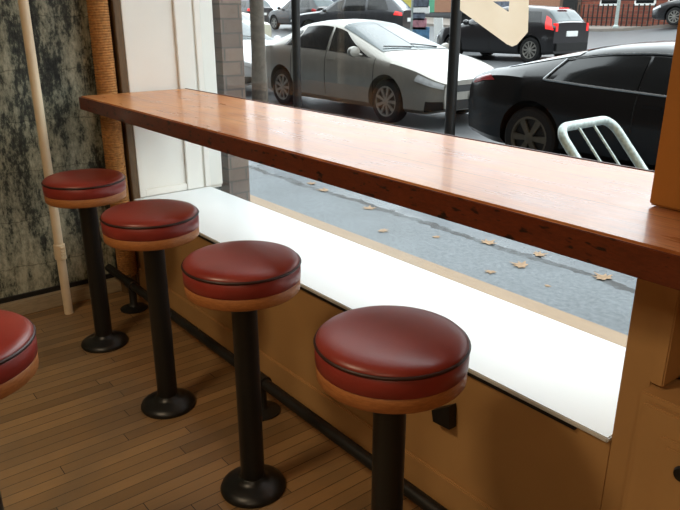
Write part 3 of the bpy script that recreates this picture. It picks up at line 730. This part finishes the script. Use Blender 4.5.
for k in range(34):
    x = -.1 + k * .27; z0 = zs_far(x - 21.5) - .9
    MB().box(x - .025, x + .025, -.02, .02, z0, z0 + 1.05).build('picket', M['blackmetal'], fn)
lp = thing('lamp_post', 'grey metal lamp post on the far sidewalk before the brick building', 'lamp post', (-16.65, 28.5, zs_far(-16.65)))
MB().lathe([(.13, 0), (.13, .1), (.075, .16), (.065, 1.5), (.055, 6)], 16).build('shaft', M['galv'], lp)
MB().tube([(0, 0, 5.9), (0, -.6, 6.2), (0, -1.5, 6.3)], .04, 8).build('arm', M['galv'], lp)
# shop front and street clutter seen between silver car and post
sf = thing('shop_front', 'dark shop front with green and yellow boards between the two far cars', 'shop front', (-32, 34, 0))
bx(-14, 5.8, 0, .4, 0, 7, 'shop_wall', M['slate'], sf)
for x0, x1, z0, z1, mm in ((-4.2, -2.6, 0.9, 3.6, 'yellow'), (-1.6, -.7, 1.55, 3.6, 'green'), (-.7, 1.2, 1.55, 3.6, 'tan'), (-2.5, -1.7, 1.0, 3.4, 'cardark'), (-1.6, 1.2, 0.4, 1.5, 'cardark')):
    bx(x0, x1, -.06, .02, z0, z1, 'board', M[mm], sf)
pk = thing('poster_pole', 'pole covered in coloured posters behind the silver car windshield', 'pole', (-18.85, 18.5, terrain(-18.85, 18.5)))
MB().lathe([(.11, 0), (.1, 5)], 14).build('shaft', M['galv'], pk)
for k, (z0, z1, w, mm) in enumerate(((.35, .8, .42, 'blue'), (.7, 1.1, .34, 'pink'), (1.02, 1.3, .3, 'slate'), (1.25, 1.5, .4, 'plate'), (1.45, 2.2, .38, 'slate'))):
    MB().box(.12, .12 + w * 2, -.16, -.12, z0, z1, .01).build('poster', M[mm], pk)
wb_ = thing('notice_board', 'white leaning paper notice beside the poster pole', 'notice board', (-17.75, 18.4, terrain(-17.75, 18.4)))
MB().prism([(0.1, .32), (.52, .32), (.42, 1.12), (0, 1.12)], lambda a, b, d: (a, d, b), .03).build('board', M['plate'], wb_)
MB().box(.2, .32, .03, .06, 0, .9).build('stand', M['blackmetal'], wb_)

kb = thing('street_cabinet', 'dark metal street cabinet between the white notice and the black hatchback', 'utility cabinet', (-17.0, 18.9, terrain(-17, 18.9)))
MB().box(-.2, 1.0, 0, .6, 0, 1.2, .02).build('housing', M['rubber'], kb)
MB().box(-.24, 1.04, -.04, .64, 1.2, 1.27, .02).build('cap', M['blackmetal'], kb)
for dx in (0, .6): MB().box(dx - .16, dx + .38, -.02, -.001, .12, 1.1, .01).build('door', M['blackmetal'], kb)

# ------------------------------------------------------------------ light
w = bpy.data.worlds.new('sky'); bpy.context.scene.world = w; w.use_nodes = True
nt = w.node_tree; nt.nodes.clear()
tc = nt.nodes.new('ShaderNodeTexCoord'); sp_ = nt.nodes.new('ShaderNodeSeparateXYZ'); nt.links.new(tc.outputs['Generated'], sp_.inputs[0])
rp = nt.nodes.new('ShaderNodeValToRGB'); nt.links.new(sp_.outputs['Z'], rp.inputs['Fac'])
e = rp.color_ramp.elements; e[0].position = 0.0; e[0].color = (0.62, 0.68, 0.72, 1); e[1].position = 0.55; e[1].color = (0.95, 1.0, 1.03, 1)
bg = nt.nodes.new('ShaderNodeBackground'); nt.links.new(rp.outputs['Color'], bg.inputs['Color']); bg.inputs['Strength'].default_value = 3.7
wo = nt.nodes.new('ShaderNodeOutputWorld'); nt.links.new(bg.outputs[0], wo.inputs['Surface'])
def area(name, loc, rot, size, power, c):
    l = bpy.data.lights.new(name, 'AREA'); l.shape = 'RECTANGLE'; l.size, l.size_y = size; l.energy = power; l.color = c
    o = bpy.data.objects.new(name, l); col.objects.link(o); o.location = loc; o.rotation_euler = rot; return o
area('ceiling_lamp', (-1.6, -0.9, 2.85), (0, 0, 0), (0.5, 0.5), 34, (1.0, 0.78, 0.52))
area('ceiling_lamp', (0.9, -1.6, 2.85), (0, 0, 0), (0.6, 0.6), 26, (1.0, 0.8, 0.56))
# bright overcast patch of sky over the street
sn = bpy.data.lights.new('overcast_sun', 'SUN'); sn.energy = 1.2; sn.angle = radians(60); sn.color = (0.95, 0.98, 1.0)
so = bpy.data.objects.new('overcast_sun', sn); col.objects.link(so); so.rotation_euler = (radians(-52), 0, radians(8))
sc = bpy.context.scene
sc.view_settings.view_transform = 'Standard'; sc.view_settings.exposure = 0.0
sc.cycles.max_bounces = 8; sc.cycles.transparent_max_bounces = 12; sc.cycles.sample_clamp_indirect = 6
